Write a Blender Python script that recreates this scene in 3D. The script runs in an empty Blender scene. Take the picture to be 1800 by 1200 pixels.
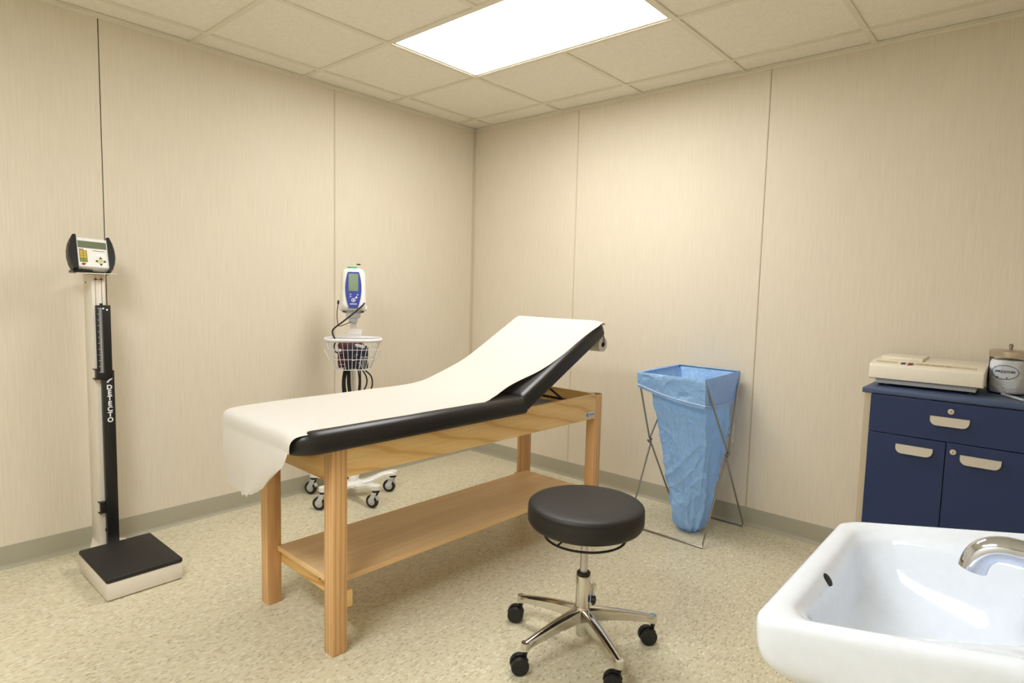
import bpy, bmesh, math, random
from math import sin, cos, pi, radians, sqrt
from mathutils import Vector, Matrix, noise

random.seed(7)
scene = bpy.context.scene
COL = scene.collection
H = 2.4486            # ceiling height
XR, YF = 3.52, -4.30  # right wall, wall behind the camera
G = 0.6096            # ceiling grid pitch
GA, GB = 0.1872, 0.1997

# ------------------------------------------------------------------ materials
def s2l(c):
    return tuple(((v / 255) / 12.92 if v / 255 <= 0.04045 else ((v / 255 + 0.055) / 1.055) ** 2.4) for v in c) + (1,)

class N:
    """small node-tree helper"""
    def __init__(s, name):
        s.m = bpy.data.materials.new(name); s.m.use_nodes = True
        s.t = s.m.node_tree; s.b = s.t.nodes['Principled BSDF']; s.out = s.t.nodes['Material Output']
    def n(s, typ, **kw):
        x = s.t.nodes.new(typ)
        for k, v in kw.items():
            if k.startswith('i_'):
                x.inputs[k[2:].replace('_', ' ')].default_value = v
            else:
                setattr(x, k, v)
        return x
    def l(s, a, b): s.t.links.new(a, b)
    def set(s, **kw):
        for k, v in kw.items(): s.b.inputs[k.replace('_', ' ')].default_value = v
        return s
    def coord(s, scale=(1, 1, 1), rot=(0, 0, 0)):
        c = s.n('ShaderNodeTexCoord'); mp = s.n('ShaderNodeMapping')
        mp.inputs['Scale'].default_value = scale; mp.inputs['Rotation'].default_value = rot
        s.l(c.outputs['Object'], mp.inputs['Vector']); return mp.outputs['Vector']
    def noise(s, vec, scale, detail=3, rough=.5, dist=0):
        x = s.n('ShaderNodeTexNoise'); s.l(vec, x.inputs['Vector'])
        x.inputs['Scale'].default_value = scale; x.inputs['Detail'].default_value = detail
        x.inputs['Roughness'].default_value = rough; x.inputs['Distortion'].default_value = dist
        return x.outputs['Fac']
    def ramp(s, fac, stops, interp='LINEAR'):
        r = s.n('ShaderNodeValToRGB'); r.color_ramp.interpolation = interp
        e = r.color_ramp.elements
        while len(e) < len(stops): e.new(.5)
        for i, (p, c) in enumerate(stops): e[i].position = p; e[i].color = c
        s.l(fac, r.inputs['Fac']); return r.outputs['Color']
    def mix(s, fac, a, b, mode='MIX'):
        x = s.n('ShaderNodeMix', data_type='RGBA', blend_type=mode)
        for sock, v in ((x.inputs[0], fac), (x.inputs[6], a), (x.inputs[7], b)):
            if hasattr(v, 'is_linked') or hasattr(v, 'links'): s.l(v, sock)
            else: sock.default_value = v
        return x.outputs[2]
    def bump(s, fac, strength=.3, dist=.002):
        b = s.n('ShaderNodeBump'); b.inputs['Strength'].default_value = strength; b.inputs['Distance'].default_value = dist
        s.l(fac, b.inputs['Height']); s.l(b.outputs['Normal'], s.b.inputs['Normal'])
    def col(s, sock): s.l(sock, s.b.inputs['Base Color'])

def plain(name, rgb, rough=.5, metal=0, bump=None, coat=0, spec=.5):
    k = N(name); k.set(Base_Color=s2l(rgb), Roughness=rough, Metallic=metal, Coat_Weight=coat)
    k.b.inputs['Specular IOR Level'].default_value = spec
    v = k.coord()
    f = k.noise(v, bump[0] if bump else 60, 2)
    if bump: k.bump(f, bump[1], bump[2])
    else:  # faint tonal unevenness of a real surface
        c = s2l(rgb)
        k.col(k.mix(f, tuple(x * .96 for x in c[:3]) + (1,), tuple(min(1, x * 1.04) for x in c[:3]) + (1,)))
    return k.m

def wood(name, axis, c0, c1, c2, ring=9, fibre=90, rough=.42, dist=2.2, rot=(0, 0, 0), kind='RINGS', squash=.13):
    """pine: growth-ring bands stretched along one axis plus fine fibre"""
    k = N(name)
    st = [1, 1, 1]; st['XYZ'.index(axis)] = squash
    v = k.coord(tuple(st), rot)
    n0 = k.noise(v, 7, 2, .5)
    w = k.n('ShaderNodeTexWave', wave_type=kind)
    if kind == 'RINGS': w.rings_direction = axis
    else: w.bands_direction = 'Z'
    k.l(v, w.inputs['Vector'])
    w.inputs['Scale'].default_value = ring; w.inputs['Distortion'].default_value = dist
    w.inputs['Detail'].default_value = 2; w.inputs['Detail Scale'].default_value = 1.2
    st2 = [1, 1, 1]; st2['XYZ'.index(axis)] = .03
    f = k.noise(k.coord(tuple(st2)), fibre * 2.2, 3, .6)
    base = k.ramp(w.outputs['Fac'], [(0, s2l(c0)), (.55, s2l(c1)), (.84, s2l(c1)), (1, s2l(c2))])
    fib = k.ramp(f, [(.3, (.88, .87, .84, 1)), (.7, (1.05, 1.04, 1.03, 1))])
    big = k.ramp(n0, [(.25, (.94, .92, .88, 1)), (.75, (1.05, 1.05, 1.04, 1))])
    k.col(k.mix(1.0, k.mix(.8, base, fib, 'MULTIPLY'), big, 'MULTIPLY'))
    k.set(Roughness=rough); k.bump(f, .06, .001)
    return k.m

def mat_wall():
    k = N('vinyl_wall_fabric')
    f1 = k.noise(k.coord((1, 1, .035)), 160, 3, .6)
    f2 = k.noise(k.coord((1, 1, .012)), 420, 2, .5)
    f3 = k.noise(k.coord((1, 1, .5)), 2.0, 2)
    a = k.ramp(f1, [(.28, s2l((217, 206, 187))), (.5, s2l((221, 211, 192))), (.74, s2l((225, 216, 197)))])
    b = k.ramp(f2, [(.3, (.975, .974, .972, 1)), (.7, (1.01, 1.01, 1.01, 1))])
    c = k.ramp(f3, [(.3, (.985, .98, .975, 1)), (.7, (1.01, 1.01, 1.01, 1))])
    k.col(k.mix(1, k.mix(1, a, b, 'MULTIPLY'), c, 'MULTIPLY'))
    k.set(Roughness=.62); k.b.inputs['Specular IOR Level'].default_value = .3
    k.bump(f2, .12, .001); return k.m

def mat_floor():
    k = N('speckled_vinyl_floor')
    base = s2l((208, 199, 170))
    nz = k.noise(k.coord(), 55, 5, .7)
    c = k.ramp(nz, [(.3, s2l((196, 185, 154))), (.5, base), (.7, s2l((217, 209, 182)))])
    def chips(rot, sc, stretch, thr, colr, c):
        v = k.coord((1, stretch, 1), (0, 0, rot))
        wob = k.n('ShaderNodeTexNoise'); k.l(v, wob.inputs['Vector']); wob.inputs['Scale'].default_value = sc * 1.5
        add = k.n('ShaderNodeVectorMath', operation='MULTIPLY_ADD')
        k.l(wob.outputs['Color'], add.inputs[0]); add.inputs[1].default_value = (.6 / sc,) * 3; k.l(v, add.inputs[2])
        vo = k.n('ShaderNodeTexVoronoi'); k.l(add.outputs[0], vo.inputs['Vector']); vo.inputs['Scale'].default_value = sc
        sep = k.n('ShaderNodeSeparateColor'); k.l(vo.outputs['Color'], sep.inputs[0])
        m = k.n('ShaderNodeMath', operation='GREATER_THAN'); k.l(sep.outputs[0], m.inputs[0]); m.inputs[1].default_value = thr
        d = k.n('ShaderNodeMath', operation='LESS_THAN'); k.l(vo.outputs['Distance'], d.inputs[0]); d.inputs[1].default_value = .38
        mm = k.n('ShaderNodeMath', operation='MULTIPLY'); k.l(m.outputs[0], mm.inputs[0]); k.l(d.outputs[0], mm.inputs[1])
        return k.mix(mm.outputs[0], c, s2l(colr))
    c = chips(.4, 70, .5, .64, (194, 182, 150), c)
    c = chips(-.7, 95, .42, .66, (222, 215, 192), c)
    c = chips(1.0, 120, .38, .80, (182, 171, 144), c)
    c = chips(.7, 150, .5, .93, (156, 147, 128), c)
    k.col(c); k.set(Roughness=.34); k.b.inputs['Specular IOR Level'].default_value = .4
    k.bump(k.noise(k.coord(), 14, 2), .03, .004); return k.m

def mat_ceiling():
    k = N('acoustic_ceiling_tile')
    v = k.coord()
    f = k.noise(v, 130, 3, .65); g = k.noise(v, 38, 4, .7)
    a = k.ramp(f, [(.30, s2l((206, 199, 180))), (.40, s2l((238, 232, 217))), (.8, s2l((243, 238, 224)))])
    b = k.ramp(g, [(.3, (.96, .955, .95, 1)), (.7, (1.02, 1.02, 1.02, 1))])
    k.col(k.mix(1, a, b, 'MULTIPLY')); k.set(Roughness=.9); k.bump(f, .25, .002); return k.m

def mat_bag():
    k = N('blue_plastic_bag')
    f = k.noise(k.coord((1, 1, .7)), 9, 4, .6, 1.0)
    k.col(k.mix(f, s2l((164, 210, 255)), s2l((188, 226, 255))))
    k.set(Roughness=.34); k.b.inputs['Specular IOR Level'].default_value = .4
    hs = None
    for sc, st, wt in ((7, (1, 1, .55), 1.0), (15, (1, 1, .8), .55), (34, (1, 1, .6), .25)):   # creased film: ridged noise
        nz = k.noise(k.coord(st, (.3, .2, .1)), sc, 2, .55, .9)
        m1 = k.n('ShaderNodeMath', operation='SUBTRACT'); k.l(nz, m1.inputs[0]); m1.inputs[1].default_value = .5
        m2 = k.n('ShaderNodeMath', operation='ABSOLUTE'); k.l(m1.outputs[0], m2.inputs[0])
        m3 = k.n('ShaderNodeMath', operation='MULTIPLY_ADD'); k.l(m2.outputs[0], m3.inputs[0]); m3.inputs[1].default_value = -wt * 3
        if hs is None: m3.inputs[2].default_value = 1
        else: k.l(hs, m3.inputs[2])
        hs = m3.outputs[0]
    k.bump(hs, .6, .016)
    tr = k.n('ShaderNodeBsdfTranslucent'); tr.inputs['Color'].default_value = s2l((120, 184, 255))
    mx = k.n('ShaderNodeMixShader'); mx.inputs[0].default_value = .32
    k.l(k.b.outputs[0], mx.inputs[1]); k.l(tr.outputs[0], mx.inputs[2]); k.l(mx.outputs[0], k.out.inputs['Surface'])
    return k.m

def mat_paper():
    k = N('exam_table_paper')
    f = k.noise(k.coord(), 30, 4, .6); g = k.noise(k.coord(), 5, 3, .6, .6)
    k.col(k.mix(f, s2l((224, 218, 209)), s2l((230, 225, 217))))
    k.set(Roughness=.8); k.b.inputs['Specular IOR Level'].default_value = .2
    k.bump(g, .18, .008)
    tr = k.n('ShaderNodeBsdfTranslucent'); tr.inputs['Color'].default_value = s2l((240, 230, 212))
    mx = k.n('ShaderNodeMixShader'); mx.inputs[0].default_value = .25
    k.l(k.b.outputs[0], mx.inputs[1]); k.l(tr.outputs[0], mx.inputs[2]); k.l(mx.outputs[0], k.out.inputs['Surface'])
    return k.m

def mat_glass():
    k = N('clear_glass'); k.t.nodes.remove(k.b)
    tr = k.n('ShaderNodeBsdfTransparent'); tr.inputs[0].default_value = (.96, .975, .97, 1)
    gl = k.n('ShaderNodeBsdfGlossy'); gl.inputs['Roughness'].default_value = .03
    fr = k.n('ShaderNodeFresnel'); fr.inputs['IOR'].default_value = 1.3
    mx = k.n('ShaderNodeMixShader'); k.l(fr.outputs[0], mx.inputs[0]); k.l(tr.outputs[0], mx.inputs[1]); k.l(gl.outputs[0], mx.inputs[2]); k.l(mx.outputs[0], k.out.inputs['Surface'])
    return k.m

def mat_emit(name, rgb, strength):
    k = N(name); k.set(Base_Color=s2l((250, 250, 245)))
    k.b.inputs['Emission Color'].default_value = rgb; k.b.inputs['Emission Strength'].default_value = strength; return k.m

M = dict(
    wall=mat_wall(), floor=mat_floor(), ceil=mat_ceiling(), bag=mat_bag(), paper=mat_paper(), glass=mat_glass(),
    grid=plain('painted_grid_metal', (226, 219, 200), .5), trim=plain('beige_vinyl_trim', (206, 192, 165), .5),
    seam=plain('wall_core', (70, 52, 38), .9),
    base=plain('grey_cove_base', (164, 158, 138), .5, bump=(40, .04, .001)),
    pine_y=wood('pine_along_length', 'Y', (241, 208, 150), (237, 201, 139), (222, 178, 114), 8, 60, .4, 3.0, (1.05, 0, 0), 'BANDS', .16),
    pine_x=wood('pine_across_width', 'X', (234, 196, 132), (228, 186, 118), (204, 150, 84), 6, 60, .4, 5.0, (0, .9, 0), 'BANDS', .16),
    pine_z=wood('pine_upright', 'Z', (229, 187, 136), (223, 177, 124), (206, 156, 104), 16, 80, .4, 2.0),
    board=wood('shelf_board', 'Y', (240, 203, 152), (238, 200, 148), (236, 197, 145), 3, 30, .45, 1.0),
    vinyl=plain('black_vinyl', (22, 20, 20), .36, bump=(220, .06, .001)),
    seatvinyl=plain('stool_vinyl', (24, 21, 20), .52, bump=(300, .10, .001)),
    mat=plain('ribbed_rubber', (26, 23, 22), .6, bump=(160, .1, .001)),
    black=plain('black_plastic', (17, 17, 19), .42), blackm=plain('matte_black_metal', (20, 19, 20), .5),
    rubber=plain('caster_rubber', (22, 21, 21), .55), cable=plain('black_cable', (20, 19, 20), .45),
    chrome=plain('polished_chrome', (212, 219, 236), .06, 1), steel=plain('plated_wire', (150, 146, 140), .25, 1),
    alu=plain('polished_aluminium', (214, 211, 205), .16, 1), gas=plain('gas_lift_rod', (205, 200, 200), .3, .75),
    enamel=plain('white_enamel', (226, 217, 203), .35), whitep=plain('white_plastic', (232, 229, 224), .4),
    greyp=plain('pale_grey_plastic', (196, 196, 200), .45), basketw=plain('coated_basket_wire', (222, 220, 222), .4),
    bluep=plain('blue_faceplate', (52, 70, 160), .3), lcd=plain('lcd_glass', (128, 146, 120), .25),
    lcdd=plain('scale_lcd', (108, 116, 92), .25), yellow=plain('yellow_keypad', (206, 178, 44), .5),
    red=plain('red_print', (150, 34, 44), .5), green=plain('green_plastic', (40, 170, 84), .4),
    maroon=plain('maroon_nylon', (74, 26, 40), .7), navyf=plain('navy_nylon', (30, 30, 52), .7),
    navy=plain('navy_laminate', (36, 51, 90), .5, spec=.35), navytop=plain('navy_counter_laminate', (62, 80, 116), .42),
    pull=plain('putty_pull', (186, 176, 160), .45), brass=plain('nickel_lock', (206, 200, 190), .2, 1),
    ivory=plain('ivory_plastic', (230, 222, 205), .42), ivory2=plain('ivory_key_strip', (200, 188, 154), .5),
    taupe=plain('cabinet_body_laminate', (196, 180, 156), .5),
    ceramic=plain('white_porcelain', (227, 233, 243), .08), cotton=plain('cotton_filling', (244, 244, 248), .95, bump=(35, .8, .02)),
    lid=plain('brushed_lid', (196, 184, 168), .3, .9), inkblue=plain('blue_ink', (52, 66, 110), .5),
    white=plain('white_ink', (235, 235, 235), .5), dark=plain('dark_recess', (24, 22, 20), .8),
    sticker=plain('silver_sticker', (206, 210, 222), .35), outlet=plain('ivory_outlet', (228, 222, 206), .4),
    lamp=mat_emit('warm_lamp_diffuser', (1, .99, .98, 1), 14.8), lamp2=mat_emit('cool_lamp_diffuser', (.88, .945, 1, 1), 22.5), frame=plain('lamp_frame', (222, 212, 190), .5),
)

# ------------------------------------------------------------------ geometry helper
def rrect(hx, hy, r, n=6, cx=0, cy=0):
    r = min(r, hx * .999, hy * .999); out = []
    for (sx, sy, a0) in ((1, 1, 0), (-1, 1, 90), (-1, -1, 180), (1, -1, 270)):
        for i in range(n + 1):
            a = radians(a0 + 90 * i / n)
            out.append((cx + sx * (hx - r) + r * cos(a), cy + sy * (hy - r) + r * sin(a)))
    return out

def smooth_path(pts, per=6, closed=False):
    P = [Vector(p) for p in pts]; n = len(P); out = []
    rng = range(n) if closed else range(n - 1)
    for i in rng:
        p0 = P[(i - 1) % n] if closed or i > 0 else P[0] * 2 - P[1]
        p1 = P[i]; p2 = P[(i + 1) % n]
        p3 = P[(i + 2) % n] if closed or i + 2 < n else P[-1] * 2 - P[-2]
        for j in range(per):
            t = j / per
            out.append(.5 * ((2 * p1) + (p2 - p0) * t + (2 * p0 - 5 * p1 + 4 * p2 - p3) * t * t + (3 * p1 - p0 - 3 * p2 + p3) * t ** 3))
    if not closed: out.append(P[-1])
    return out

class B:
    def __init__(s): s.bm = bmesh.new(); s.X = None
    def _v(s, p):
        p = Vector(p); return s.bm.verts.new(s.X @ p if s.X is not None else p)
    def face(s, vs, mi=0):
        try:
            f = s.bm.faces.new(vs); f.material_index = mi; return f
        except ValueError: return None
    def loft(s, loops, closed=True, cap0=True, cap1=True, mi=0):
        L = [[s._v(p) for p in lp] for lp in loops]; n = len(L[0])
        for a, b in zip(L, L[1:]):
            for i in range(n if closed else n - 1):
                j = (i + 1) % n; s.face((a[i], a[j], b[j], b[i]), mi)
        if closed and cap0: s.face(list(reversed(L[0])), mi)
        if closed and cap1: s.face(L[-1], mi)
        return s
    def box(s, lo, hi, bev=0, seg=2, mi=0):
        lo, hi = [min(a, b) for a, b in zip(lo, hi)], [max(a, b) for a, b in zip(lo, hi)]
        if bev <= 0:
            return s.loft([[(lo[0], lo[1], z), (hi[0], lo[1], z), (hi[0], hi[1], z), (lo[0], hi[1], z)] for z in (lo[2], hi[2])], mi=mi)
        cx, cy, hx, hy = (lo[0] + hi[0]) / 2, (lo[1] + hi[1]) / 2, (hi[0] - lo[0]) / 2, (hi[1] - lo[1]) / 2
        bev = min(bev, hx * .98, hy * .98, (hi[2] - lo[2]) * .49)
        loops = []
        for k in range(seg + 1):
            a = pi / 2 * k / seg; d = bev * (1 - sin(a)); z = lo[2] + bev * (1 - cos(a))
            loops.append([(x, y, z) for x, y in rrect(hx - d, hy - d, max(bev - d, 1e-4), seg, cx, cy)])
        for k in range(seg + 1):
            a = pi / 2 * k / seg; d = bev * (1 - cos(a)); z = hi[2] - bev * (1 - sin(a))
            loops.append([(x, y, z) for x, y in rrect(hx - d, hy - d, max(bev - d, 1e-4), seg, cx, cy)])
        return s.loft(loops, mi=mi)
    def pillow(s, x0, x1, y0, y1, z0, z1, rp, re, seg=6, puff=0, mi=0):
        ra, rb = rp if isinstance(rp, tuple) else (rp, rp)
        cx, cy, hx, hy = (x0 + x1) / 2, (y0 + y1) / 2, (x1 - x0) / 2, (y1 - y0) / 2
        def outline(d):
            out = []
            for (sx, sy, a0, r) in ((1, 1, 0, rb), (-1, 1, 90, rb), (-1, -1, 180, ra), (1, -1, 270, ra)):
                r = max(r - d * .5, .003); ex, ey = hx - d, hy - d
                for i in range(9):
                    a = radians(a0 + 90 * i / 8); out.append((cx + sx * (ex - r) + r * cos(a), cy + sy * (ey - r) + r * sin(a)))
            return out
        loops = []
        for k in range(seg + 1):
            a = pi / 2 * k / seg; loops.append([(x, y, z0 + re * .5 * (1 - cos(a))) for x, y in outline(re * .5 * (1 - sin(a)))])
        for k in range(seg + 1):
            a = pi / 2 * k / seg; loops.append([(x, y, z1 - re * (1 - sin(a))) for x, y in outline(re * (1 - cos(a)))])
        if puff:
            for q in (.6, .3, .05):
                loops.append([(cx + (x - cx) * q, cy + (y - cy) * q, z1 + puff * (1 - q * q)) for x, y, _ in loops[2 * seg + 1]])
        return s.loft(loops, mi=mi)
    def cyl(s, p0, p1, r0, r1=None, n=20, mi=0, caps=True):
        r1 = r0 if r1 is None else r1; p0, p1 = Vector(p0), Vector(p1); d = (p1 - p0).normalized()
        a = d.orthogonal().normalized(); b = d.cross(a)
        return s.loft([[p + (a * cos(2 * pi * i / n) + b * sin(2 * pi * i / n)) * r for i in range(n)] for p, r in ((p0, r0), (p1, r1))], cap0=caps, cap1=caps, mi=mi)
    def tube(s, pts, r, n=8, closed=False, mi=0, per=0):
        P = smooth_path(pts, per, closed) if per else [Vector(p) for p in pts]
        m = len(P); rs = r if callable(r) else (lambda t: r); loops = []; a = None
        for i, p in enumerate(P):
            t = (P[(i + 1) % m] - P[i - 1]) if closed else (P[min(i + 1, m - 1)] - P[max(i - 1, 0)])
            t.normalize()
            a = t.orthogonal().normalized() if a is None else (a - t * a.dot(t)).normalized()
            b = t.cross(a); rr = rs(i / max(1, m - 1))
            loops.append([p + (a * cos(2 * pi * k / n) + b * sin(2 * pi * k / n)) * rr for k in range(n)])
        if closed: loops.append(loops[0])
        return s.loft(loops, cap0=not closed, cap1=not closed, mi=mi)
    def lathe(s, prof, c=(0, 0, 0), n=40, mi=0, cap0=True, cap1=True):
        return s.loft([[(c[0] + r * cos(2 * pi * i / n), c[1] + r * sin(2 * pi * i / n), c[2] + z) for i in range(n)] for r, z in prof], cap0=cap0, cap1=cap1, mi=mi)
    def prism(s, poly, f0, f1, mi=0):
        """extrude a 2-D outline between two mappings f(a, b) -> point"""
        return s.loft([[f0(*p) for p in poly], [f1(*p) for p in poly]], mi=mi)
    def build(s, name, mats, parent=None, world=True, ang=38):
        bm = s.bm; bmesh.ops.remove_doubles(bm, verts=bm.verts, dist=1e-6)
        bmesh.ops.recalc_face_normals(bm, faces=bm.faces)
        if parent is not None and world:
            root = parent
            while root.parent: root = root.parent
            bm.transform(root.matrix_basis.inverted())
        for f in bm.faces: f.smooth = True
        for e in bm.edges:
            if len(e.link_faces) != 2 or e.calc_face_angle(0) > radians(ang): e.smooth = False
        me = bpy.data.meshes.new(name); bm.to_mesh(me); bm.free()
        for m in (mats if isinstance(mats, (list, tuple)) else [mats]): me.materials.append(m)
        o = bpy.data.objects.new(name, me); COL.objects.link(o)
        if parent is not None: o.parent = parent
        return o

def thing(name, loc, label, cat, rz=0, group=None):
    o = bpy.data.objects.new(name, None); COL.objects.link(o); o.empty_display_size = .05
    o.matrix_basis = Matrix.Translation(loc) @ Matrix.Rotation(rz, 4, 'Z')
    o['label'] = label; o['category'] = cat
    if group: o['group'] = group
    return o
def tag(o, label, cat, group=None):
    o['label'] = label; o['category'] = cat
    if group: o['group'] = group
    return o
def struct(o): o['kind'] = 'structure'; return o

def text_mesh(txt, size, X, name, mat, parent, depth=.0006, bold=0.0, align='CENTER', spacing=1.0):
    cu = bpy.data.curves.new('glyphs', 'FONT'); cu.body = txt; cu.size = size; cu.align_x = align; cu.align_y = 'CENTER'
    cu.extrude = depth; cu.offset = bold; cu.space_character = spacing; cu.resolution_u = 3
    t = bpy.data.objects.new('glyphs', cu); COL.objects.link(t)
    me = bpy.data.meshes.new_from_object(t.evaluated_get(bpy.context.evaluated_depsgraph_get()))
    bpy.data.objects.remove(t); bpy.data.curves.remove(cu)
    root = parent
    while root.parent: root = root.parent
    me.transform(root.matrix_basis.inverted() @ X); me.name = name
    me.materials.clear(); me.materials.append(mat)
    o = bpy.data.objects.new(name, me); COL.objects.link(o); o.parent = parent; return o

def frame(o, ex, ey):
    """matrix whose x axis is ex, y axis is ey, at o"""
    ex, ey = Vector(ex).normalized(), Vector(ey).normalized(); ez = ex.cross(ey)
    m = Matrix((ex, ey, ez)).transposed().to_4x4(); m.translation = Vector(o); return m

# ------------------------------------------------------------------ room shell
b = B(); b.box((-.12, YF - .12, -.1), (XR + .12, .12, 0)); struct(b.build('floor', M['floor']))

b = B(); b.box((-.11, YF - .1, 0), (-.010, .1, H + .1), mi=1)
ys = [0, -1.2075, -2.4287, -3.648, YF]; gaps = [.0, .0022, .0046, .003, 0]
for i in range(4):
    b.box((-.012, ys[i] - gaps[i] / 2, 0), (0, ys[i + 1] + gaps[i + 1] / 2, H + .05))
struct(b.build('wall_left', [M['wall'], M['seam']]))
b = B(); b.box((-.01, .010, 0), (XR + .1, .11, H + .1), mi=1)
xs = [0, .9414, 2.1593, 3.378, XR]; gx = [0, .0018, .0018, .002, 0]
for i in range(4):
    b.box((xs[i] + gx[i] / 2, 0, 0), (xs[i + 1] - gx[i + 1] / 2, .012, H + .05))
struct(b.build('wall_back', [M['wall'], plain('joint_shadow_gap', (112, 94, 72), .9)]))
b = B(); b.box((XR, YF - .1, 0), (XR + .1, .0, H + .1)); struct(b.build('wall_right', M['wall']))
b = B(); b.box((0, YF - .1, 0), (XR, YF, H + .1)); struct(b.build('wall_front', M['wall']))

# ceiling tiles (grid module), with the opening of the two lamp panels left out
def lampcell(i, j): return (i in (1, 2) and j == 1) or (i in (2, 3) and j == 5)
b = B()
xg = [0] + [GA + G * i for i in range(6) if GA + G * i < XR - .02] + [XR]
yg = [0] + [GB + G * j for j in range(8) if GB + G * j < -YF - .02] + [-YF]
for i in range(len(xg) - 1):
    for j in range(len(yg) - 1):
        if lampcell(i - 1, j - 1): continue
        b.box((xg[i] + .0012, -yg[j + 1] + .0012, H + .006), (xg[i + 1] - .0012, -yg[j] - .0012, H + .02))
b.box((-.1, YF - .1, H + .12), (XR + .1, .1, H + .15))
struct(b.build('ceiling', M['ceil']))
b = B(); w = .0125
for x in xg[1:-1]:
    if abs(x - (GA + 2 * G)) < .01:
        for a, c in ((0, GB + G), (GB + 2 * G, -YF)): b.box((x - w, -c, H - .001), (x + w, -a, H + .008))
    elif abs(x - (GA + 3 * G)) < .01:
        for a, c in ((0, GB + 5 * G), (GB + 6 * G, -YF)): b.box((x - w, -c, H - .001), (x + w, -a, H + .008))
    else: b.box((x - w, YF, H - .001), (x + w, 0, H + .008))
for y in yg[1:-1]: b.box((0, -y - w, H - .0004), (XR, -y + w, H + .008))
struct(b.build('trim_1', M['grid']))
b = B()
for lo, hi in (((0, YF, H - .014), (.0016, 0, H + .006)), ((0, -.0016, H - .014), (XR, 0, H + .006)), ((XR - .0016, YF, H - .014), (XR, 0, H + .006)),
               ((0, YF, H - .0002), (.02, 0, H + .004)), ((0, -.02, H - .0002), (XR, 0, H + .004)), ((XR - .02, YF, H - .0002), (XR, 0, H + .004))):
    b.box(lo, hi)
struct(b.build('trim_2', M['grid']))
# corner cover strip and the thin seam strips of the wall boards
b = B(); b.box((0, -.026, .1), (.0022, -.0005, H - .014), .001, 1); b.box((0.0022, -.006, .1), (.006, 0, H - .014), .0008, 1)
struct(b.build('trim_3', M['trim']))
for n, (lo, hi) in enumerate((((0, -1.2075 - .0075, .1), (.0014, -1.2075 - .0012, H - .014)), ((.9414 + .0012, -.0014, .1), (.9414 + .007, 0, H - .014)),
                              ((2.1593 - .007, -.0014, .1), (2.1593 - .0014, 0, H - .014)))):
    b = B(); b.box(lo, hi); struct(b.build('trim_%d' % (n + 4), M['trim']))

def cove(p0, p1, inward, name):
    p0, p1, n = Vector(p0), Vector(p1), Vector(inward)
    prof = [(0, 0), (.0135, 0), (.0132, .002), (.0085, .006), (.005, .013), (.0035, .022), (.0032, .096), (.0022, .0993), (0, .0993)]
    b = B(); b.loft([[p + n * a + Vector((0, 0, z)) for a, z in prof] for p in (p0, p1)]); struct(b.build(name, M['base']))
cove((0, YF, 0), (0, 0, 0), (1, 0, 0), 'baseboard_left'); cove((0, 0, 0), (XR, 0, 0), (0, -1, 0), 'baseboard_back')
cove((XR, YF, 0), (XR, 0, 0), (-1, 0, 0), 'baseboard_right')

# ------------------------------------------------------------------ ceiling lamps
def ceiling_lamp(i, j, label, mat):
    x0, x1 = GA + G * i, GA + G * (i + 2); y1, y0 = -(GB + G * j), -(GB + G * (j + 1))
    t = thing('ceiling_light', ((x0 + x1) / 2, (y0 + y1) / 2, H), label, 'light', group='recessed ceiling lights')
    b = B(); f = .026; z0, z1 = H + .0035, H + .0125
    b.box((x0, y0, z0), (x0 + f, y1, z1)); b.box((x1 - f, y0, z0), (x1, y1, z1))
    b.box((x0 + f, y0, z0), (x1 - f, y0 + f, z1)); b.box((x0 + f, y1 - f, z0), (x1 - f, y1, z1))
    b.box((x0, y0, H + .07), (x1, y1, H + .08))
    b.build('frame', M['frame'], t)
    b = B(); b.box((x0 + f - .004, y0 + f - .004, H + .0085), (x1 - f + .004, y1 - f + .004, H + .0115)); b.build('diffuser', mat, t)
ceiling_lamp(1, 1, 'bright rectangular ceiling light panel set above the padded table', M['lamp'])
ceiling_lamp(2, 5, 'rectangular ceiling light panel in the ceiling behind the viewer', M['lamp2'])

# ------------------------------------------------------------------ wall outlets
def outlet(c, nrm, label):
    c, n = Vector(c), Vector(nrm); t = thing('wall_outlet', c, label, 'outlet', group='electrical wall plates')
    ex = Vector((0, 0, 1)).cross(n); X = frame(c, ex, (0, 0, 1))
    b = B(); b.X = X; b.box((-.036, -.058, 0), (.036, .058, .006), .003, 2); b.build('cover_plate', M['outlet'], t)
    for s in (-1, 1):
        b = B(); b.X = X; b.box((-.016, s * .02 - .014, .006), (.016, s * .02 + .014, .008), .0009, 1)
        for q in (-.006, .006): b.box((q - .001, s * .02 - .005, .008), (q + .001, s * .02 + .006, .0084), mi=1)
        b.build('socket', [M['outlet'], M['dark']], t)
outlet((0, -1.836, .512), (1, 0, 0), 'pale wall outlet plate mostly hidden behind the paper end of the table')
outlet((2.036, 0, .50), (0, -1, 0), 'pale wall outlet plate in the shade beside the blue bag')

# ------------------------------------------------------------------ examination table
W, L, LG = .533, 1.5535, .056
tb = thing('exam_table', (1.584, -2.229, 0), 'pine examination table with black padded top and lower shelf', 'examination table', -.0305)
def tpart(b, name, mat, parent=tb): return b.build(name, mat, parent, world=False)
for x0, y0 in ((-LG, 0), (-W, 0), (-LG, L - LG), (-W, L - LG)):
    b = B(); b.box((x0, y0, 0), (x0 + LG, y0 + LG, .722 if y0 == 0 else .74), .0022, 2); tpart(b, 'leg', M['pine_z'])
ZA = .618
def apron(x0, x1):
    b = B(); poly = [(LG - .002, ZA), (L - .006, ZA), (L - .006, .74), (.965, .74), (.945, .7365), (.925, .7245), (.915, .722), (LG - .002, .722)]
    b.prism(poly, lambda y, z: (x0, y, z), lambda y, z: (x1, y, z)); return b
tpart(apron(-.0205, -.0005), 'side_apron', M['pine_y']); tpart(apron(-W + .0005, -W + .0205), 'side_apron', M['pine_y'])
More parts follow.
